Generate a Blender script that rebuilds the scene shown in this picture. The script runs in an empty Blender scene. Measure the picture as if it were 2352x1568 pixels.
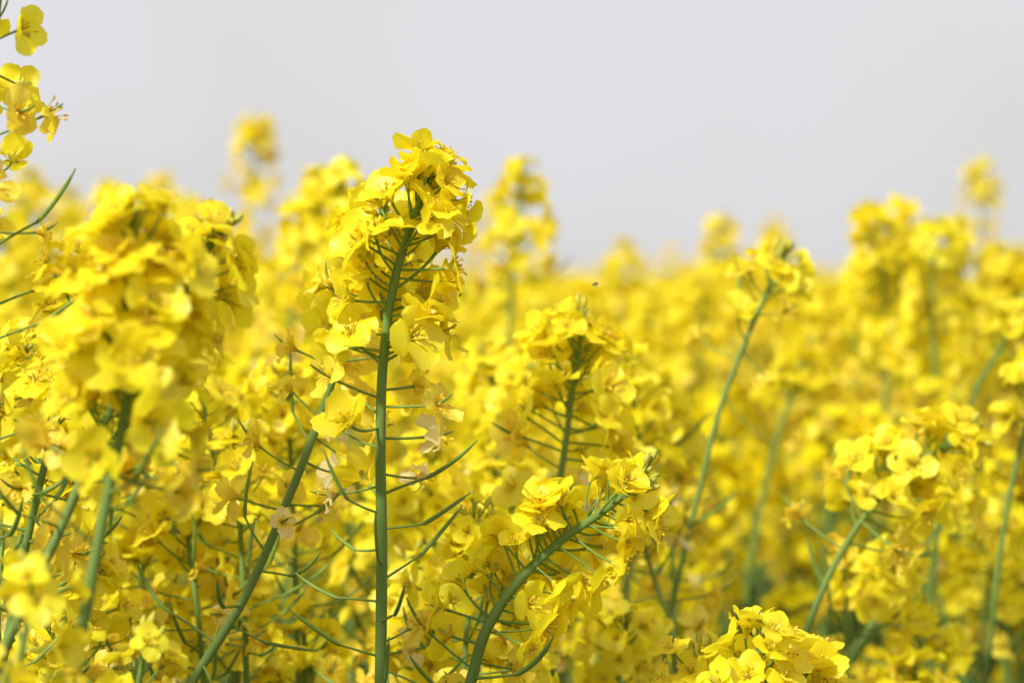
import bpy, math, numpy as np
from mathutils import Matrix, Vector
rng=np.random.default_rng(11)
sc=bpy.context.scene
col=sc.collection
CZ=1.4
K=36/85/2352
def site(a,b,d):
    return np.array([(a-1176)*K*d, d, CZ+(640-b)*K*d])
def smooth(x):
    x=np.clip(x,0,1); return x*x*(3-2*x)
# ------------------------------------------------------------ materials
def newmat(name):
    m=bpy.data.materials.new(name); m.use_nodes=True
    nt=m.node_tree; nt.nodes.clear()
    return m,nt
def N(nt,t,**kw):
    n=nt.nodes.new(t)
    for k,v in kw.items(): setattr(n,k,v)
    return n
def mathn(nt,op,a,b=None,c=None):
    n=N(nt,'ShaderNodeMath',operation=op)
    for i,x in enumerate((a,b,c)):
        if x is None: continue
        if isinstance(x,(int,float)): n.inputs[i].default_value=x
        else: nt.links.new(x,n.inputs[i])
    return n.outputs[0]
def mixc(nt,f,a,b,mode='MIX'):
    n=N(nt,'ShaderNodeMix',data_type='RGBA',blend_type=mode)
    for s,x in ((n.inputs[0],f),(n.inputs[6],a),(n.inputs[7],b)):
        if isinstance(x,(int,float)): s.default_value=x
        elif isinstance(x,tuple): s.default_value=(*x,1)
        else: nt.links.new(x,s)
    return n.outputs[2]
def petal_mat(name,c1,c2,cbase,cvein,transl,veinamt,fine=True):
    m,nt=newmat(name); L=nt.links.new
    out=N(nt,'ShaderNodeOutputMaterial')
    at=N(nt,'ShaderNodeAttribute',attribute_name='tone')
    uv=N(nt,'ShaderNodeUVMap',uv_map='UVMap')
    sp=N(nt,'ShaderNodeSeparateXYZ'); L(uv.outputs[0],sp.inputs[0])
    c=mixc(nt,at.outputs['Fac'],c1,c2)
    fb=N(nt,'ShaderNodeMapRange'); fb.inputs[1].default_value=0.10; fb.inputs[2].default_value=0.42; fb.inputs[3].default_value=0.5; fb.inputs[4].default_value=0.0
    L(sp.outputs[1],fb.inputs[0])
    c=mixc(nt,fb.outputs[0],c,cbase)
    tr=N(nt,'ShaderNodeBsdfTranslucent'); df=N(nt,'ShaderNodeBsdfDiffuse')
    if fine:
        nz=N(nt,'ShaderNodeTexNoise'); nz.inputs['Scale'].default_value=5; L(uv.outputs[0],nz.inputs['Vector'])
        w=mathn(nt,'ADD',mathn(nt,'MULTIPLY',mathn(nt,'SUBTRACT',sp.outputs[0],0.5),46),mathn(nt,'MULTIPLY',nz.outputs['Fac'],9))
        s=mathn(nt,'POWER',mathn(nt,'ABSOLUTE',mathn(nt,'SINE',w)),6)
        c=mixc(nt,mathn(nt,'MULTIPLY',s,veinamt),c,cvein)
        bp=N(nt,'ShaderNodeBump'); bp.inputs['Strength'].default_value=0.3; bp.inputs['Distance'].default_value=0.0004
        L(mathn(nt,'ADD',mathn(nt,'MULTIPLY',s,-0.4),nz.outputs['Fac']),bp.inputs['Height'])
        L(bp.outputs[0],df.inputs['Normal']); L(bp.outputs[0],tr.inputs['Normal'])
    L(c,df.inputs[0]); L(c,tr.inputs[0])
    mx=N(nt,'ShaderNodeMixShader'); mx.inputs[0].default_value=transl
    L(df.outputs[0],mx.inputs[1]); L(tr.outputs[0],mx.inputs[2])
    if fine:
        gl=N(nt,'ShaderNodeBsdfGlossy'); gl.inputs['Roughness'].default_value=.42; gl.inputs[0].default_value=(1,1,1,1); L(bp.outputs[0],gl.inputs['Normal'])
        m2=N(nt,'ShaderNodeMixShader'); m2.inputs[0].default_value=.025
        L(mx.outputs[0],m2.inputs[1]); L(gl.outputs[0],m2.inputs[2]); L(m2.outputs[0],out.inputs[0])
    else: L(mx.outputs[0],out.inputs[0])
    return m
def plain_mat(name,c1,c2,scale,rough=0.5,transl=0.0,bump=0.0,spec=0.4,stretch=(1,1,1),useuv=False):
    m,nt=newmat(name); L=nt.links.new
    out=N(nt,'ShaderNodeOutputMaterial')
    tc=N(nt,'ShaderNodeTexCoord'); mp=N(nt,'ShaderNodeMapping'); mp.inputs['Scale'].default_value=stretch
    L(tc.outputs['UV' if useuv else 'Object'],mp.inputs[0])
    nz=N(nt,'ShaderNodeTexNoise'); nz.inputs['Scale'].default_value=scale; nz.inputs['Detail'].default_value=4; L(mp.outputs[0],nz.inputs['Vector'])
    at=N(nt,'ShaderNodeAttribute',attribute_name='tone')
    mr=N(nt,'ShaderNodeMapRange'); mr.inputs[1].default_value=0.3; mr.inputs[2].default_value=0.7; L(nz.outputs['Fac'],mr.inputs[0])
    f=mathn(nt,'ADD',mathn(nt,'MULTIPLY',mr.outputs[0],0.6),mathn(nt,'MULTIPLY',at.outputs['Fac'],0.4))
    c=mixc(nt,f,c1,c2)
    p=N(nt,'ShaderNodeBsdfPrincipled'); L(c,p.inputs['Base Color']); p.inputs['Roughness'].default_value=rough
    p.inputs['Specular IOR Level'].default_value=spec
    if bump:
        bp=N(nt,'ShaderNodeBump'); bp.inputs['Strength'].default_value=0.5; bp.inputs['Distance'].default_value=bump
        L(nz.outputs['Fac'],bp.inputs['Height']); L(bp.outputs[0],p.inputs['Normal'])
    if transl:
        tr=N(nt,'ShaderNodeBsdfTranslucent'); L(c,tr.inputs[0])
        mx=N(nt,'ShaderNodeMixShader'); mx.inputs[0].default_value=transl
        L(p.outputs[0],mx.inputs[1]); L(tr.outputs[0],mx.inputs[2]); L(mx.outputs[0],out.inputs[0])
    else: L(p.outputs[0],out.inputs[0])
    return m
STEM,PET,AGED,WITH,BUD,ANTH,GREEN,LEAF,DARK,PETF,AGEDF,WITHF=range(12)
PC=((0.99,0.915,0.028),(0.985,0.85,0.022),(0.98,0.85,0.035),(0.95,0.76,0.018))
PCF=((0.98,0.87,0.022),(0.97,0.79,0.016),(0.96,0.79,0.03),(0.94,0.70,0.012))
AC=((0.985,0.84,0.050),(0.975,0.78,0.065),(0.96,0.66,0.05),(0.92,0.64,0.04))
WC=((0.96,0.81,0.26),(0.95,0.82,0.42),(0.94,0.66,0.16),(0.90,0.68,0.22))
MATS=[
 plain_mat('stem_green',(0.09,0.175,0.022),(0.22,0.32,0.075),40,0.5,0,0.0006,0.3,(4,0.35,1),True),
 petal_mat('petal_yellow',*PC,0.54,0.25), petal_mat('petal_golden',*AC,0.52,0.4), petal_mat('petal_withered',*WC,0.5,0.5),
 plain_mat('bud_green',(0.42,0.45,0.05),(0.62,0.54,0.06),300,0.5,0.15,0,0.3),
 plain_mat('anther_gold',(0.90,0.62,0.04),(0.80,0.45,0.03),400,0.7),
 plain_mat('pod_green',(0.13,0.23,0.030),(0.25,0.35,0.07),200,0.5,0.1,0,0.25),
 plain_mat('leaf_green',(0.05,0.10,0.025),(0.09,0.16,0.04),30,0.5,0.25,0,0.3),
 plain_mat('insect_dark',(0.02,0.015,0.01),(0.05,0.03,0.01),300,0.3),
 petal_mat('petal_yellow_soft',*PCF,0.5,0.3,False), petal_mat('petal_golden_soft',*AC,0.5,0.45,False), petal_mat('petal_withered_soft',*WC,0.48,0.5,False),
]
# ------------------------------------------------------------ mesh parts (V,F,UV,M,T)
def grid(P,mat,wrap=False,tone=0.5):
    m,n=P.shape[:2]
    idx=np.arange(m*n).reshape(m,n)
    if wrap: idx=np.concatenate([idx,idx[:,:1]],1)
    F=np.stack([idx[:-1,:-1],idx[:-1,1:],idx[1:,1:],idx[1:,:-1]],-1).reshape(-1,4)
    uu=np.linspace(0,1,n); vv=np.linspace(0,1,m)
    UV=np.stack(np.meshgrid(uu,vv),-1).reshape(-1,2)
    return (P.reshape(-1,3).astype(float),F,UV,np.full(len(F),mat),np.full(m*n,tone))
def join(ps):
    V=[];F=[];U=[];M=[];T=[];o=0
    for p in ps:
        V.append(p[0]);F.append(p[1]+o);U.append(p[2]);M.append(p[3]);T.append(p[4]);o+=len(p[0])
    return tuple(np.concatenate(x) for x in (V,F,U,M,T))
def xf(p,R,t=(0,0,0),dt=0.0):
    return (p[0]@np.asarray(R).T+np.asarray(t),p[1],p[2],p[3],np.clip(p[4]+dt,0,1))
def tube(pts,rad,sides,mat,tone=0.5):
    pts=np.asarray(pts,float); n=len(pts); rad=np.broadcast_to(rad,(n,))
    T=np.gradient(pts,axis=0); T/=np.linalg.norm(T,axis=1)[:,None]+1e-12
    a=np.array([1,0,0.]) if abs(T[0][0])<0.8 else np.array([0,1.,0])
    P=np.zeros((n,sides,3)); an=np.arange(sides)/sides*2*math.pi
    for i in range(n):
        a=a-T[i]*a.dot(T[i]); a/=np.linalg.norm(a)+1e-12
        b=np.cross(T[i],a)
        P[i]=pts[i]+rad[i]*(np.cos(an)[:,None]*a+np.sin(an)[:,None]*b)
    return grid(P,mat,True,tone)
def rotz(a):
    c,s=math.cos(a),math.sin(a); return np.array([[c,-s,0],[s,c,0],[0,0,1.]])
def to_mesh(p,name):
    V,F,UV,M,T=p
    me=bpy.data.meshes.new(name)
    me.vertices.add(len(V)); me.vertices.foreach_set('co',V.astype(np.float32).ravel())
    me.loops.add(len(F)*4); me.loops.foreach_set('vertex_index',F.astype(np.int32).ravel())
    me.polygons.add(len(F)); me.polygons.foreach_set('loop_start',(np.arange(len(F))*4).astype(np.int32))
    used=np.unique(M)
    for u in used: me.materials.append(MATS[u])
    me.polygons.foreach_set('material_index',np.searchsorted(used,M).astype(np.int32))
    me.update(calc_edges=True)
    me.polygons.foreach_set('use_smooth',np.ones(len(F),bool))
    uvl=me.uv_layers.new(name='UVMap'); uvl.data.foreach_set('uv',UV[F.ravel()].astype(np.float32).ravel())
    at=me.attributes.new('tone','FLOAT','POINT'); at.data.foreach_set('value',T.astype(np.float32))
    return me
# ------------------------------------------------------------ botanical parts (mm)
def petal(r,L,Wd,th0,th1,curl,noise,nu,nv,mat,cup=0.18,tone=0.5,ruf=0.0):
    v=np.linspace(0,1,nv)
    th=np.radians(th0+(th1-th0)*smooth((v-.12)/.32)+curl*np.clip(v-.55,0,1)*2.5)
    dl=L/(nv-1)
    rad=0.5+np.concatenate([[0],np.cumsum(np.sin(th[:-1])*dl)]); z=np.concatenate([[0],np.cumsum(np.cos(th[:-1])*dl)])
    w=Wd/2*(0.13+0.87*smooth((v-.10)/.5))*(1-0.20*smooth((v-.75)/.25))
    P=np.zeros((nv,nu,3)); u=np.linspace(-1,1,nu)
    a,b,c,d=r.uniform(1.5,3.5),r.uniform(2,6),r.uniform(0,6.3),r.uniform(0,6.3)
    a2=r.uniform(4,7)
    notch=r.uniform(0,.16)
    sk=r.normal(0,.10); fold=r.normal(0,.20)
    for i in range(nv):
        t=np.array([math.sin(th[i]),0,math.cos(th[i])]); nn=np.array([-math.cos(th[i]),0,math.sin(th[i])])
        pull=-(u**2*0.66+notch*np.exp(-(u/.25)**2)+ruf*.10*np.sin(u*9+d))*w[i]*smooth((v[i]-.45)/.55)
        nz=noise*v[i]*(np.sin(u*a+v[i]*b+c)+0.6*np.abs(u)*np.sin(v[i]*9+d+u*a2))
        nz=nz+ruf*.45*v[i]**2*np.sin(u*8+c+v[i]*3)*(.15+u*u)
        h=cup*(u**2)*w[i]+fold*u*w[i]*v[i]+nz
        P[i]=np.array([rad[i],0,z[i]])+pull[:,None]*t+h[:,None]*nn
        P[i,:,1]+=u*w[i]+sk*v[i]*L
    return grid(P,mat,False,tone)
def frame_from(z,x):
    z=z/np.linalg.norm(z); x=x-z*x.dot(z); x/=np.linalg.norm(x)+1e-12
    return np.stack([x,np.cross(z,x),z],1)
def pedicel(r,L,bend,r0,r1,sides,n=6):
    s=np.linspace(0,1,n); th=np.radians(bend)*s**1.3
    y=r.normal(0,.04)
    d=np.stack([np.sin(th),y*s,np.cos(th)],1)
    pts=np.concatenate([[[0,0,0]],np.cumsum(d[:-1]*L/(n-1),0)])
    rr=np.linspace(r0,r1,n); rr[-1]*=1.35
    return tube(pts,rr,sides,GREEN,r.uniform(.2,.8)),pts[-1],frame_from(d[-1],np.array([1,0,-.01]))
def flower(r,kind,lod):
    nu,nv={0:(11,11),1:(5,6),2:(2,3)}[lod]
    sides={0:6,1:4,2:3}[lod]
    young=kind=='fresh'
    Lp=r.uniform(12,22) if young else r.uniform(18,24)
    core=[]
    pd,e,R=pedicel(r,Lp,r.uniform(-10,45) if young else r.uniform(-5,25),.55,.52,sides,7 if lod==0 else 3)
    if lod<2: core.append(pd)
    pets=[]
    tone=r.uniform(0,1)
    k0=r.uniform(0,math.pi/2)
    base_open=r.uniform(52,98) if young else (r.uniform(65,125) if kind=='aged' else r.uniform(90,145))
    mat=(PET if young else (AGED if kind=='aged' else WITH))
    if lod>0: mat={PET:PETF,AGED:AGEDF,WITH:WITHF}[mat]
    nz=r.uniform(.3,.7) if young else r.uniform(.7,1.1)
    if lod==2: nz=.3
    for k in range(4):
        L=r.uniform(12.8,15.5); Wd=r.uniform(11.0,13.8)
        if lod==2: L*=1.1; Wd*=1.12
        if not young: Wd*=r.uniform(.65,.95); L*=r.uniform(.85,1.0)
        if kind=='withered': Wd*=.78; L*=.9
        p=petal(r,L,Wd,r.uniform(8,28),base_open+r.normal(0,14 if young else 26),r.uniform(-36,36),nz,nu,nv,mat,r.uniform(-.2,.25),np.clip(tone+r.normal(0,.12),0,1),r.uniform(.2,.8) if lod==0 else 0)
        p=xf(p,rotz(k0+k*math.pi/2+r.normal(0,.2)))
        pets.append(xf(p,R,e))
    hd=[]
    if lod<2:
        for k in range(4):
            q=petal(r,r.uniform(5.5,7),2.1,15,r.uniform(35,75),0,.1,3,4,BUD if young else AGEDF,.3,r.uniform(.3,1))
            hd.append(xf(q,rotz(k0+math.pi/4+k*math.pi/2)))
    if lod==0:
        for k in range(6):
            a=k*math.pi/3+r.normal(0,.15); tt=math.radians(r.uniform(12,34)); Ls=r.uniform(6,8.5)
            s=np.linspace(0,1,4)
            pts=np.stack([.5+np.sin(tt)*Ls*s,0*s,np.cos(tt)*Ls*s],1)
            hd.append(xf(tube(pts,.2,4,PETF if young else AGEDF),rotz(a)))
            en=pts[-1]; dr=np.array([r.uniform(.2,1.3),r.normal(0,.4),.7]); dr/=np.linalg.norm(dr)
            ap=en+dr*np.linspace(-.9,1.1,5)[:,None]
            hd.append(xf(tube(ap,[.1,.45,.52,.4,.08],5,ANTH,r.uniform(0,1)),rotz(a)))
    if lod<2:
        if young:
            z=np.linspace(0,7,4); hd.append(tube(np.stack([0*z,0*z,z],1),[.6,.6,.5,.4],5,BUD,.9))
        else:
            Ly=r.uniform(9,20); s=np.linspace(0,1,7); th=np.radians(r.uniform(10,45))*s
            pts=np.concatenate([[[0,0,0]],np.cumsum(np.stack([np.sin(th),0*th,np.cos(th)],1)[:-1]*Ly/6,0)])
            hd.append(tube(pts,[.6,.7,.75,.7,.6,.45,.25],5,GREEN,.4))
        core.append(xf(join(hd),R,e))
    sc_=0.001
    core=xf(join(core),np.eye(3)*sc_) if core else None
    return core,[xf(p,np.eye(3)*sc_) for p in pets]
def bud(r,lod):
    Lp=r.uniform(9,17); pd,e,R=pedicel(r,Lp,r.uniform(0,25),.5,.5,4,4)
    L=r.uniform(5.5,8.5); w=r.uniform(1.4,1.9)
    z=np.linspace(0,L,6); b=tube(np.stack([0*z,0*z,z],1),np.array([.5,.88,1,.92,.62,.12])*w,{0:8,1:5,2:4}[lod],BUD,r.uniform(0,1))
    return xf(join([pd,xf(b,R,e)]),np.eye(3)*.001)
def pod(r,lod):
    n1,n2=(5,10) if lod==0 else (3,5)
    L1=r.uniform(17,26); L2=r.uniform(18,36)
    b1=math.radians(r.uniform(-8,15)); b2=b1+math.radians(r.uniform(5,30)); b3=b2+math.radians(r.uniform(5,55))
    s1=np.linspace(0,1,n1); s2=np.linspace(0,1,n2)
    th=np.concatenate([b1*s1,(b2+(b3-b2)*s2)])
    st=np.concatenate([np.full(n1,L1/(n1-1)),np.full(n2,L2/(n2-1))]); st[n1-1]=1.0
    d=np.stack([np.sin(th),r.normal(0,.08)*np.ones_like(th),np.cos(th)],1)
    pts=np.concatenate([[[0,0,0]],np.cumsum(d[:-1]*st[:-1,None],0)])
    rp=r.uniform(.85,1.1)
    rad=np.concatenate([np.linspace(.62,.52,n1),rp*np.interp(s2,[0,.08,.2,.75,.88,1],[.85,1,1,.85,.5,.3])])
    return xf(tube(pts,rad,8 if lod==0 else 4,GREEN,r.uniform(.1,.9)),np.eye(3)*.001)
def leaf(r,L,Wd,droop,nu=7,nv=12):
    v=np.linspace(0,1,nv); th=np.radians(35+droop*v); dl=L/(nv-1)
    x=np.concatenate([[0],np.cumsum(np.sin(th[:-1])*dl)]); z=np.concatenate([[0],np.cumsum(np.cos(th[:-1])*dl)])
    w=Wd/2*np.interp(v,[0,.12,.35,.7,1],[.55,.8,1,.65,.03]); u=np.linspace(-1,1,nu)
    P=np.zeros((nv,nu,3)); c=r.uniform(0,6)
    for i in range(nv):
        n=np.array([-math.cos(th[i]),0,math.sin(th[i])])
        h=.25*np.abs(u)*w[i]+Wd*.05*np.sin(v[i]*14+c)*u*u
        P[i]=np.array([x[i],0,z[i]])+h[:,None]*n; P[i,:,1]+=u*w[i]
    return grid(P,LEAF,False,r.uniform(0,1))
def bank(lod,seed):
    r=np.random.default_rng(seed)
    n=24 if lod==0 else 14
    B={}
    for k in ('fresh','aged','withered'): B[k]=[flower(r,k,lod) for _ in range(n if k=='fresh' else max(4,n//2))]
    B['bud']=[bud(r,lod) for _ in range(6)]
    B['pod']=[pod(r,lod) for _ in range(10)]
    return B
BANK={l:bank(l,100+l) for l in (0,1,2)}
# ------------------------------------------------------------ stems and racemes
def catmull(P,m=10):
    P=np.asarray(P,float); n=len(P)
    h=np.linalg.norm(np.diff(P,axis=0),axis=1)
    d=np.diff(P,axis=0)/h[:,None]
    T=np.zeros_like(P); T[0]=d[0]; T[-1]=d[-1]
    for i in range(1,n-1): T[i]=(d[i-1]*h[i]+d[i]*h[i-1])/(h[i]+h[i-1])
    o=[]
    for i in range(n-1):
        for t in np.linspace(0,1,m,endpoint=False):
            t2,t3=t*t,t*t*t
            o.append((2*t3-3*t2+1)*P[i]+(t3-2*t2+t)*h[i]*T[i]+(-2*t3+3*t2)*P[i+1]+(t3-t2)*h[i]*T[i+1])
    o.append(P[-1]); return np.array(o)
def raceme(C,r,Lb=.006,Lf=.075,La=.045,Lpod=.10,sp=.0016,sa=.0045,gap=0,gs=.036,gt=.62,fs=1.0,podsp=.0115,pw=.28,pp=None):
    """gap: share of flowers missing on the side facing the field edge (y<0)"""
    seg=np.linalg.norm(np.diff(C,axis=0),axis=1); S=np.concatenate([[0],np.cumsum(seg)]); tot=S[-1]
    Tn=np.gradient(C,axis=0); Tn/=np.linalg.norm(Tn,axis=1)[:,None]
    out=[]; phi=r.uniform(0,6.28)
    pp=max(0,.35-pw) if pp is None else pp
    def at(s):
        q=tot-s
        return (np.array([np.interp(q,S,C[:,i]) for i in range(3)]),np.array([np.interp(q,S,Tn[:,i]) for i in range(3)]))
    s=.0003
    while s<min(Lf+La+Lpod,tot-.05):
        if s<Lb: step=.0006; kind='bud'
        elif s<Lf: step=sp*r.uniform(.7,1.3)*(1+.4*s/Lf); kind='fresh' if r.random()>max(0,(s/Lf-.75))*1.0 else 'aged'
        elif s<Lf+La: step=sa*r.uniform(.7,1.3); kind=r.choice(['fresh','aged','withered','pod'],p=[.15,.85-pw-pp,pw,pp])
        else: step=podsp*r.uniform(.6,1.4); kind='pod' if r.random()>.08 else 'withered'
        pos,T=at(s); T=T/np.linalg.norm(T)
        A=np.cross(T,[0,1,0.]); A/=np.linalg.norm(A)+1e-9; Bv=np.cross(T,A)
        phi+=math.radians(137.5)+r.normal(0,.25)
        side=math.cos(phi)*A+math.sin(phi)*Bv
        s0=s; s+=step
        if gap and gs<s0<Lf+La and side[1]<-gt and r.random()<gap: continue
        if kind=='bud': a=r.uniform(4,45); scl=r.uniform(.55,1.0)
        elif s0<Lf+La: a=np.interp(s0,[0,.01,.04,.09],[24,46,72,84])+r.normal(0,15); scl=np.interp(s0,[0,.02,.05],[.66,.88,1.0])*r.uniform(.82,1.12)*fs
        else: a=80+r.normal(0,12); scl=r.uniform(.85,1.15)
        if kind=='pod' and s0<Lf+La: a=70
        a=math.radians(a); D=math.cos(a)*T+math.sin(a)*side
        up=.5*T+np.array([0,0,.6]); R=frame_from(D,up)
        if kind in('fresh','aged','withered'): R=R@rotz(r.normal(0,.6))
        out.append((kind,r.integers(0,1000),R*scl,pos,))
    return out
def stem_radius(C,r0,rt,grow=.13):
    seg=np.linalg.norm(np.diff(C,axis=0),axis=1); S=np.concatenate([[0],np.cumsum(seg)]); q=S[-1]-S
    return rt+(r0-rt)*(1-np.exp(-q/grow))+np.clip(q-.4,0,1)*.004
def head_part(items,lod,r):
    ps=[]
    B=BANK[lod]
    for kind,vi,R,pos in items:
        if kind in('fresh','aged','withered'):
            core,pets=B[kind][vi%len(B[kind])]; dt=r.normal(0,.2)
            if lod==2: 
                for p in pets: ps.append(xf(p,R,pos,dt))
            else:
                ps.append(xf(core,R,pos))
                for p in pets: ps.append(xf(p,R,pos,dt))
        else:
            if lod==2 and (kind=='pod' or vi%3): continue
            ps.append(xf(B[kind][vi%len(B[kind])],R,pos))
    return join(ps)
def leafset(r,C,zs,n,big):
    ps=[]
    for i in range(n):
        z=r.uniform(*zs); j=np.argmin(abs(C[:,2]-z))
        ps.append(xf(leaf(r,big*r.uniform(.6,1.1),big*.3*r.uniform(.7,1.2),r.uniform(20,90)),rotz(r.uniform(0,6.28)),C[j]))
    return join(ps)
def mkobj(name,data,parent=None,mat=None):
    o=bpy.data.objects.new(name,data)
    if parent is not None: o.parent=parent
    if mat is not None: o.matrix_local=mat
    col.objects.link(o); return o
def M4(R,t):
    m=Matrix.Identity(4)
    for i in range(3):
        for j in range(3): m[i][j]=float(R[i][j])
        m[i][3]=float(t[i])
    return m
ME={'core':{},'pet':{},'whole':{},'bud':[],'pod':[]}
for k in('fresh','aged','withered'):
    ME['core'][k]=[to_mesh(c,'flower_centre') for c,p in BANK[0][k]]
    ME['pet'][k]=[[to_mesh(q,'petal') for q in p] for c,p in BANK[0][k]]
    ME['whole'][k]=[to_mesh(join([c]+p),'flower') for c,p in BANK[0][k]]
ME['bud']=[to_mesh(b,'bud') for b in BANK[0]['bud']]
ME['pod']=[to_mesh(b,'seed_pod') for b in BANK[0]['pod']]
NM={'fresh':'flower','aged':'flower','withered':'withered_flower','bud':'bud','pod':'seed_pod'}
nplants=0
def hero(pts,label,seed,detail=False,r0=.0024,rt=.0011,**kw):
    global nplants
    nplants+=1
    r=np.random.default_rng(seed)
    P=[site(*p) for p in pts]
    d=P[0]-P[1]; d=d/np.linalg.norm(d)
    lean=d[:2]/max(.35,abs(d[2]))
    z0=P[0][2]
    off=lean*.33
    base=np.array([P[0][0]+off[0]*z0*.55,P[0][1]+off[1]*z0*.3+.0,0.])
    mid=np.array([P[0][0]+off[0]*z0*.42,P[0][1],z0*.5])
    C=catmull([base,mid]+P)
    root=mkobj('rapeseed_plant',None,None,M4(np.eye(3),base)); root.empty_display_size=.05
    Cl=C-base
    rad=stem_radius(Cl,r0,rt)
    mkobj('stem',to_mesh(tube(Cl,rad,12,STEM,r.uniform(.2,.8)),'stem'),root)
    mkobj('foliage',to_mesh(leafset(r,Cl,(.15,.8),5,.14),'foliage'),root)
    counts={}
    for kind,vi,R,pos in raceme(Cl,r,**kw):
        nm=NM[kind]; counts[nm]=counts.get(nm,0)+1
        if counts[nm]>98: continue
        m=M4(R,pos)
        if kind in('bud','pod'):
            L=ME[kind]; mkobj(nm,L[vi%len(L)],root,m)
        else:
            i=vi%len(ME['core'][kind])
            if detail:
                f=mkobj(nm,ME['core'][kind][i],root,m)
                for q in ME['pet'][kind][i]: mkobj('petal',q,f)
            else: mkobj(nm,ME['whole'][kind][i],root,m)
    root['label']=label; root['category']='plant'; root['group']='rapeseed plants in bloom in the field'
    return root
# in-focus plants
hero([(873,1800,1.1),(874,1568,1.1),(877,1250,1.1),(874,1000,1.1),(880,830,1.1),(905,650,1.1),(940,530,1.1),(968,460,1.1),(990,404,1.1)],
     'upright rapeseed plant, dense yellow head, curved green seed pods',2,True,r0=.0029,rt=.0016,Lb=.006,Lf=.088,La=.068,Lpod=.17,sp=.00095,sa=.0046,gap=.72,gs=.024,gt=.66,podsp=.0070,fs=1.22,pw=.32,pp=.06)
hero([(400,1640,1.15),(440,1568,1.15),(560,1375,1.15),(660,1150,1.15),(738,950,1.15),(790,790,1.15),(840,660,1.155),(868,560,1.16),(880,480,1.17)],
     'leaning rapeseed plant, yellow flowers low on green stem, upturned pods',23,True,r0=.0023,rt=.0016,Lb=.005,Lf=.070,La=.09,Lpod=.16,sp=.0014,sa=.0044,gap=1.0,gs=.02,gt=.4,podsp=.010,fs=1.12,pw=.12,pp=.12)
hero([(1010,1760,1.1),(1080,1568,1.1),(1115,1450,1.1),(1190,1335,1.1),(1290,1240,1.1),(1390,1170,1.1),(1468,1108,1.1)],
     'bowed rapeseed stem with yellow blooms and green-yellow buds at tip',34,True,r0=.0034,rt=.0015,Lb=.014,Lf=.098,La=.03,Lpod=.03,sp=.00092,gap=.72,gs=.014,gt=.5,fs=1.15,pw=.06,pp=.15)
hero([(1210,1700,1.27),(1255,1300,1.27),(1300,1010,1.27),(1322,850,1.27),(1338,750,1.27)],
     'slender rapeseed plant with open bud cluster above small yellow flowers',4,True,r0=.0026,Lb=.010,Lf=.066,La=.03,Lpod=.03,sp=.0011,gap=.85,fs=1.28,pw=.1,pp=.05)
hero([(1720,1750,1.1),(1725,1620,1.1),(1745,1475,1.1)],
     'short rapeseed plant with fresh lemon-yellow blooms and stamens',5,True,Lf=.07,La=.03,Lpod=.02,sp=.0017,fs=1.25)
hero([(1830,1750,1.13),(1840,1640,1.13),(1850,1525,1.13)],'short rapeseed plant with fresh lemon-yellow blooms and stamens',55,True,Lf=.05,La=.03,Lpod=.02,sp=.0020,fs=1.22)
hero([(1640,1750,1.15),(1620,1650,1.15),(1605,1525,1.15)],'short rapeseed plant with fresh lemon-yellow blooms and stamens',56,True,Lf=.05,La=.03,Lpod=.02,sp=.0020,fs=1.22)
hero([(0,1800,1.04),(-15,1200,1.04),(-24,700,1.04),(-20,300,1.04),(-8,60,1.04),(5,-60,1.04)],
     'very tall rapeseed plant, sparse flowers and long curved pods',16,True,Lf=.045,La=.070,Lpod=.24,sp=.0034,sa=.0056,podsp=.0085,fs=1.1,pw=.15,pp=0.1)
# soft near plants
hero([(130,1750,.90),(165,1568,.90),(225,1250,.90),(275,1000,.90),(302,850,.90),(312,700,.90),(300,505,.90)],
     'rapeseed plant, big crowded yellow head with tan buds on top',7,r0=.0026,rt=.0014,Lb=.014,Lf=.082,La=.02,Lpod=.03,sp=.0010,sa=.004,gap=.15,fs=1.22,pw=.0,pp=0)
hero([(-20,1560,.98),(40,1420,.98),(150,1190,.98),(240,970,.98),(330,800,.98),(430,660,.98),(495,545,.98)],
     'leaning rapeseed plant, yellow head with green unopened buds',28,r0=.0024,Lb=.010,Lf=.080,La=.04,Lpod=.02,sp=.0013,fs=1.12,pw=0,pp=0.05)
hero([(60,1250,1.06),(120,1000,1.06),(180,800,1.06),(205,600,1.06)],'rapeseed plant with crowded yellow head',11,r0=.0022,Lf=.08,La=.05,Lpod=.0,sp=.0016,fs=1.12,pw=.0)
hero([(40,1800,.88),(50,1500,.88),(85,1340,.88)],'short rapeseed plant with loose golden flowers',9,Lf=.026,La=.015,Lpod=.0,sp=.0024,pw=0,pp=0)
hero([(20,1900,.86),(20,1680,.86),(10,1600,.86)],'short rapeseed plant with loose golden flowers',10,Lf=.04,La=.02,Lpod=.0,sp=.002,pw=0,pp=0)
hero([(300,1800,1.0),(310,1620,1.0),(330,1500,1.0)],'short rapeseed plant with loose golden flowers',12,Lf=.02,La=.03,Lpod=.0,sp=.003,pw=.1,pp=0)
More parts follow.
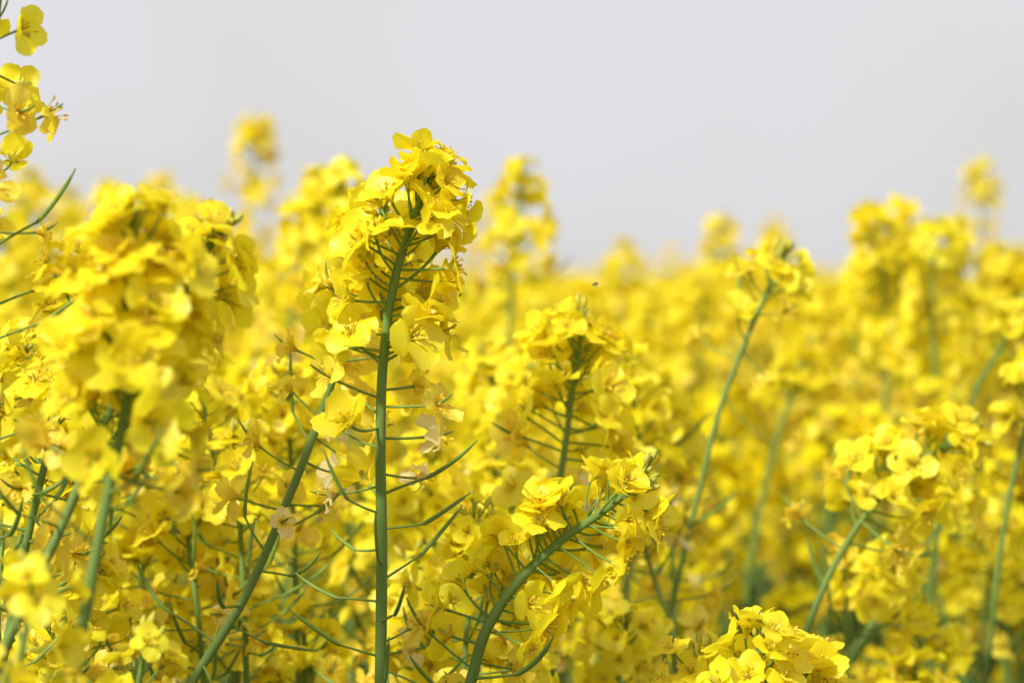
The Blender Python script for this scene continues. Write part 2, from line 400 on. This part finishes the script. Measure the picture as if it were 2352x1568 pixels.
# middle plants
hero([(1500,1600,1.42),(1545,1380,1.42),(1600,1150,1.42),(1660,920,1.42),(1722,760,1.42),(1790,610,1.42)],
     'rapeseed plant with long bare leaning stem and small yellow head',13,r0=.0019,rt=.0014,Lb=.007,Lf=.026,La=.035,Lpod=.0,sp=.0017,sa=.007,fs=1.1,pw=0,pp=.1)
hero([(1790,1600,1.32),(1850,1450,1.32),(1905,1320,1.32),(1990,1180,1.32),(2080,1085,1.32),(2200,1005,1.32)],
     'bowed rapeseed plant with round yellow flower head',14,r0=.0024,Lb=.009,Lf=.070,La=.03,Lpod=.0,sp=.0012,gap=.6,gs=.02,fs=1.25,pw=.05)
hero([(1160,1000,2.0),(1170,760,2.0),(1183,560,2.0),(1200,400,2.0)],'tall thin rapeseed plant standing clear against the sky',15,Lf=.068,La=.03,Lpod=.0,sp=.0019,fs=1.15)
hero([(800,1100,1.75),(790,800,1.75),(770,600,1.75),(790,400,1.75)],'tall rapeseed plant with arching yellow head',16,Lf=.085,La=.05,Lpod=.0,sp=.0017,fs=1.1)
hero([(650,1100,1.9),(660,800,1.9),(690,600,1.9),(735,420,1.9)],'tall rapeseed plant with drooping yellow side head',17,Lf=.11,La=.05,Lpod=.0,sp=.0019,fs=1.1)
hero([(560,1000,2.9),(568,700,2.9),(578,450,2.9),(590,290,2.9)],'very tall rapeseed plant standing clear against the sky',18,Lf=.036,La=.12,Lpod=.0,sp=.0009,sa=.0045,fs=1.15,pw=.1,pp=0)
tallg=[((2010,1200,2.1),(2035,900,2.1),(2030,650,2.1),(1990,490,2.1)),((2020,1200,2.15),(2060,900,2.15),(2070,650,2.15),(2060,485,2.15)),((2140,1200,2.0),(2150,900,2.0),(2140,700,2.0),(2150,530,2.0)),
 ((2230,1200,2.2),(2220,900,2.2),(2210,700,2.2),(2200,535,2.2)),((2310,1200,2.3),(2290,900,2.3),(2300,590,2.3)),((2370,1200,2.3),(2350,900,2.3),(2345,600,2.3)),((1950,1200,2.5),(1960,900,2.5),(1975,620,2.5)),((2110,1200,2.4),(2100,900,2.4),(2095,560,2.4))]
for i,q in enumerate(tallg):
    hero(list(q),'tall rapeseed plant with long crowded yellow head',19+i,r0=.0026,Lf=.14,La=.10,Lpod=.0,sp=.0019,sa=.004,gap=.45,fs=1.15,pw=.05,pp=.05)
hero([(2250,900,3.3),(2255,600,3.3),(2250,390,3.3)],'very tall rapeseed plant standing clear against the sky',33,Lf=.045,La=.06,Lpod=.0,sp=.0013,fs=1.15)
hero([(2120,1500,1.6),(2170,1150,1.6),(2240,900,1.6),(2340,730,1.6)],'rapeseed plant with long bare leaning stem',34,r0=.0019,rt=.0014,Lf=.03,La=.0,Lpod=.0)
hero([(2210,1760,1.45),(2260,1560,1.45),(2300,1250,1.45),(2350,1000,1.45),(2410,820,1.45)],'rapeseed plant with long bare leaning stem',35,r0=.0019,rt=.0014,Lf=.05,La=.0,Lpod=.0)
hero([(1900,1700,1.5),(1960,1500,1.5),(2080,1330,1.5),(2170,1180,1.5),(2230,1090,1.5)],'rapeseed plant with leaning stem and golden flowers',36,r0=.0020,rt=.0015,Lf=.04,La=.0,Lpod=.0,fs=1.1)
hero([(1430,1500,1.6),(1450,1200,1.6),(1440,960,1.6),(1460,850,1.6)],'rapeseed plant with leaning stem and golden flowers',37,r0=.0022,rt=.0014,Lf=.05,La=.02,Lpod=.0,fs=1.1,gap=.7)
hero([(1700,1500,1.8),(1740,1200,1.8),(1800,960,1.8),(1850,820,1.8)],'rapeseed plant with leaning stem and golden flowers',38,r0=.0022,rt=.0014,Lf=.05,La=.02,Lpod=.0,fs=1.1,gap=.7)
tops=[(1425,575,3.0,.06),(1655,515,2.9,.09),(1775,545,3.0,.08),(370,425,2.9,.08),(440,480,2.3,.08),(160,450,3.2,.07),(70,410,2.6,.09),(250,440,2.4,.1),
        (1720,630,2.6,.06),(1250,655,3.4,.06),(20,530,2.2,.1),(620,640,2.2,.1),(1135,455,3.6,.02),(1560,655,3.4,.06),(1490,690,2.6,.07),(1350,665,2.7,.06),(1610,665,2.4,.08),(1860,680,2.5,.08),
        (1900,665,3.0,.08),(1700,655,3.3,.08),(560,570,2.6,.08),(500,520,3.1,.08),(1160,660,2.4,.06),(1060,670,2.6,.07),(1640,600,3.5,.06),(1530,640,4.2,.06),(1480,655,3.9,.06),(1310,655,4.0,.06),(1820,640,3.8,.07),(1220,640,3.0,.06)]
for i,(a,b,d,lf) in enumerate(tops):
    dx=rng.normal(0,30)
    hero([(a+dx*1.5,b+700,d),(a+dx,b+350,d),(a,b+150,d),(a+rng.normal(0,6),b,d)],'tall rapeseed plant rising above the crop',40+i,Lf=lf*1.15,La=.09,Lpod=.0,sp=.0018,fs=1.15,pw=.05,pp=.05)
low=[(540,1020,1.24),(700,1440,1.28),(560,1350,1.28),(420,1130,1.24),(960,1300,1.28),(1000,1450,1.28),(200,1290,1.18),(140,1060,1.15),(1180,1520,1.24),
     (1430,1090,1.36),(2050,1290,1.42),(2120,1430,1.4),(450,820,1.3),(660,880,1.34),(1090,1200,1.2),(1120,830,1.5),(1530,960,1.5),(330,1280,1.25),(60,800,1.2),
     (130,1480,1.1),(1000,1050,1.4),(1170,1080,1.35),(880,1150,1.45),(260,1100,1.3),(1440,1430,1.3),(2290,1180,1.6),(1210,870,1.42),(1440,840,1.44)]
for i,(a,b,d) in enumerate(low):
    dx=rng.normal(0,70)
    hero([(a-dx*1.6,b+600,d),(a-dx,b+300,d),(a-dx*.4,b+130,d+.01),(a,b,d+rng.normal(0,.02))],
         'rapeseed plant with loose golden flowers among its neighbours',70+i,r0=.0020,Lf=rng.uniform(.045,.07),La=.05,Lpod=.05,sp=.0021,fs=1.14,pw=.06,podsp=.012)
# ------------------------------------------------------------ branching field plants
def field_plant(seed,lod,nb):
    r=np.random.default_rng(seed)
    H=1.36
    lean=r.normal(0,.10,2)
    main=catmull([[0,0,0],[lean[0]*.2,lean[1]*.2,.5],[lean[0]*.7,lean[1]*.7,1.0],[lean[0],lean[1],1.22],[lean[0]*1.2+r.normal(0,.02),lean[1]*1.2+r.normal(0,.02),H]],8 if lod<2 else 2)
    curves=[main]; stems=[tube(main,stem_radius(main,.0030,.0014),8 if lod==1 else 3,STEM,r.uniform(.1,.8))]
    for i in range(nb):
        z=r.uniform(.62,1.08); j=np.argmin(abs(main[:,2]-z)); b=main[j]; a=i*2.4+r.uniform(-.5,.5)
        ln=max(.14,r.uniform(1.11,1.34)-z)
        out=r.uniform(.05,.16)*(1+ln); dr=np.array([math.cos(a),math.sin(a),0])
        c=catmull([b,b+dr*out*.5+[0,0,ln*.3],b+dr*out*.85+[0,0,ln*.65],b+dr*out*1.05+[0,0,ln]],7 if lod<2 else 2)
        curves.append(c); stems.append(tube(c,stem_radius(c,.0023,.0011),6 if lod==1 else 3,STEM,r.uniform(.1,.8)))
    heads=[]
    for c in curves:
        kw=dict(Lf=r.uniform(.038,.060),La=r.uniform(.02,.045),Lpod=.05,sp=.0021 if lod==1 else .0030,sa=.005,fs=1.15,pw=.05,podsp=.012,gap=.0)
        if lod==2: c=catmull(c[::2] if len(c)>4 else c,6)
        heads.append(head_part(raceme(c,r,**kw),lod,r))
    lv=leafset(r,main,(.4,1.10),13 if lod==1 else 5,.17)
    return join(stems),lv,heads
TPL=[]
for i in range(12):
    s,lv,h=field_plant(500+i,1,5)
    TPL.append((to_mesh(s,'stem'),to_mesh(lv,'foliage'),[to_mesh(x,'flower_head') for x in h]))
def place(x,y,top,ti):
    global nplants
    nplants+=1
    k=top/1.40
    root=mkobj('rapeseed_plant',None)
    root.location=(x,y,0); root.rotation_euler=(0,0,rng.uniform(0,6.28)); root.scale=(k,k,k); root.empty_display_size=.05
    s,l,h=TPL[ti]
    mkobj('stem',s,root); mkobj('foliage',l,root)
    for q in h: mkobj('flower_head',q,root)
    root['label']='branching rapeseed plant with several yellow flower heads'; root['category']='plant'; root['group']='rapeseed plants in bloom in the field'
pts=[]
tries=0
while nplants<300 and tries<20000:
    tries+=1
    d=math.sqrt(rng.uniform(1.66**2,3.9**2)); x=rng.uniform(-.265,.265)*d
    if any((x-a)**2+(d-b)**2<(.07)**2 for a,b in pts): continue
    if d<2.7 and rng.random()<(.5 if x>.03*d else .2): continue
    pts.append((x,d))
    py=640+22+340*(1.3/d)**2.2
    top=CZ+(640-py)*K*d-abs(rng.normal(0,.05))
    if rng.random()<.2 and d>1.9: top+=.035
    if x<-.03*d: top+=.014
    place(x,d,top,rng.integers(0,len(TPL)))
# far crop as one mass
FT=[]
for i in range(6):
    s,lv,h=field_plant(900+i,2,5)
    FT.append(join([s,lv]+h))
FT2=[]
for i in range(4):
    s,lv,h=field_plant(950+i,2,3)
    FT2.append(join([s]+h))
parts=[]
def scatter(d0,d1,dens,T,half,up):
    area=half*(d1*d1-d0*d0); n=int(area*dens)
    for _ in range(n):
        d=math.sqrt(rng.uniform(d0*d0,d1*d1)); x=rng.uniform(-half,half)*d
        top=CZ-.028-abs(rng.normal(0,.05))
        q=rng.random()
        if q<up: top=CZ+rng.uniform(-.01,.05)
        if q<up*.12: top=CZ+rng.uniform(.04,.11)
        k=(top+.02)/1.40
        parts.append(xf(T[rng.integers(0,len(T))],rotz(rng.uniform(0,6.28))*k,(x,d,0),rng.normal(0,.15)))
scatter(3.8,9,20,FT,.29,.17)
scatter(9,32,6,FT2,.28,.09)
far=mkobj('rapeseed_crop',to_mesh(join(parts),'rapeseed_crop'))
far['kind']='stuff'; far['label']='dense mass of yellow flowering rapeseed stretching away'; far['category']='crop'
print('plants',nplants,'far faces',len(far.data.polygons))
# distant canopy sheet
xs=np.linspace(-1,1,220); ys=30*(900/30)**np.linspace(0,1,160)
P=np.zeros((160,220,3))
for i,y in enumerate(ys):
    P[i,:,0]=xs*y*.6+rng.normal(0,.05,220); P[i,:,1]=y; P[i,:,2]=1.33+rng.uniform(-.10,.05,220)
g=grid(P,0)
canopy=to_mesh(g,'distant_crop'); canopy.materials.clear()
canopy.materials.append(plain_mat('distant_bloom',(0.80,0.64,0.03),(0.92,0.78,0.04),1.2,0.8,0,0.05,0.1)); 
o=mkobj('distant_crop',canopy); o['kind']='stuff'; o['label']='far yellow rapeseed canopy reaching the horizon'; o['category']='crop'
# ground
gx=np.linspace(-1500,1500,60); gy=np.concatenate([np.linspace(-20,40,60),np.linspace(60,2500,30)])
X,Y=np.meshgrid(gx,gy); P=np.stack([X,Y,np.zeros_like(X)-.002],-1)
gm=to_mesh(grid(P,0),'ground'); gm.materials.clear()
gm.materials.append(plain_mat('soil',(0.035,0.045,0.015),(0.07,0.065,0.03),9,0.9,0,0.02,0.1))
o=mkobj('ground',gm); o['kind']='structure'; o['label']='dark soil of the rapeseed field'; o['category']='ground'
# small insects
b=tube([[0,0,z] for z in (0,.0004,.001,.0014,.0018,.0024,.003,.0034)],[.0001,.0005,.0007,.0005,.0008,.0009,.0006,.0001],10,DARK)
fm=to_mesh(b,'insect_body')
fly=mkobj('flying_insect',fm); fly.location=site(1360,655,1.24); fly.rotation_euler=(0,math.radians(70),.3); fly['label']='tiny dark winged insect hovering above the flowers'; fly['category']='insect'
wm=to_mesh(xf(petal(rng,3.2,1.3,80,80,0,.05,4,6,WITH),np.eye(3)*.001),'wing')
for s_ in(1,-1):
    w=mkobj('wing',wm,fly); w.location=(0,0,.0012); w.rotation_euler=(0,-.2,s_*.9)
bt=mkobj('beetle',fm); bt.location=site(2057,1058,1.275); bt.rotation_euler=(.2,.1,0); bt['label']='tiny black beetle on a yellow petal'; bt['category']='insect'
# ------------------------------------------------------------ light, sky, camera
w=bpy.data.worlds.new('World'); sc.world=w; w.use_nodes=True; nt=w.node_tree; nt.nodes.clear(); L=nt.links.new
el=math.radians(40); az=math.radians(-138)
sky=N(nt,'ShaderNodeTexSky',sky_type='NISHITA'); sky.sun_disc=False; sky.sun_elevation=el; sky.sun_rotation=az; sky.dust_density=4
hs=N(nt,'ShaderNodeHueSaturation'); hs.inputs['Saturation'].default_value=.25; L(sky.outputs[0],hs.inputs['Color'])
tc=N(nt,'ShaderNodeTexCoord'); nz=N(nt,'ShaderNodeTexNoise'); nz.inputs['Scale'].default_value=3.0; nz.inputs['Detail'].default_value=3; L(tc.outputs['Generated'],nz.inputs['Vector'])
sx=N(nt,'ShaderNodeSeparateXYZ'); L(tc.outputs['Generated'],sx.inputs[0])
zz=mathn(nt,'MULTIPLY',sx.outputs[2],3.6)
ff=mathn(nt,'ADD',mathn(nt,'MULTIPLY',mathn(nt,'SUBTRACT',nz.outputs['Fac'],.5),2.6),zz)
mr=N(nt,'ShaderNodeMapRange'); mr.inputs[1].default_value=0; mr.inputs[2].default_value=.8; L(ff,mr.inputs[0])
haze=mixc(nt,mr.outputs[0],(7.6,7.55,7.55),(8.7,8.5,9.3))
c=mixc(nt,.90,hs.outputs[0],haze)
bg=N(nt,'ShaderNodeBackground'); bg.inputs[1].default_value=.1; L(c,bg.inputs[0])
wo=N(nt,'ShaderNodeOutputWorld'); L(bg.outputs[0],wo.inputs[0])
sl=bpy.data.lights.new('sun','SUN'); sl.energy=5.0; sl.angle=math.radians(5.0); sl.color=(1,.965,.88)
so=mkobj('sun',sl)
dv=Vector((math.sin(az)*math.cos(el),math.cos(az)*math.cos(el),math.sin(el)))
so.rotation_euler=dv.to_track_quat('Z','Y').to_euler()
cam=bpy.data.cameras.new('camera'); cam.lens=85; cam.sensor_width=36; cam.shift_y=-144/2352; cam.clip_end=5000; cam.clip_start=.05
cam.dof.use_dof=True; cam.dof.focus_distance=1.1; cam.dof.aperture_fstop=6.8
co=mkobj('camera',cam); co.location=(0,0,CZ); co.rotation_euler=(math.radians(90),0,0)
sc.camera=co
sc.view_settings.view_transform='Standard'; sc.view_settings.look='None'; sc.view_settings.exposure=0
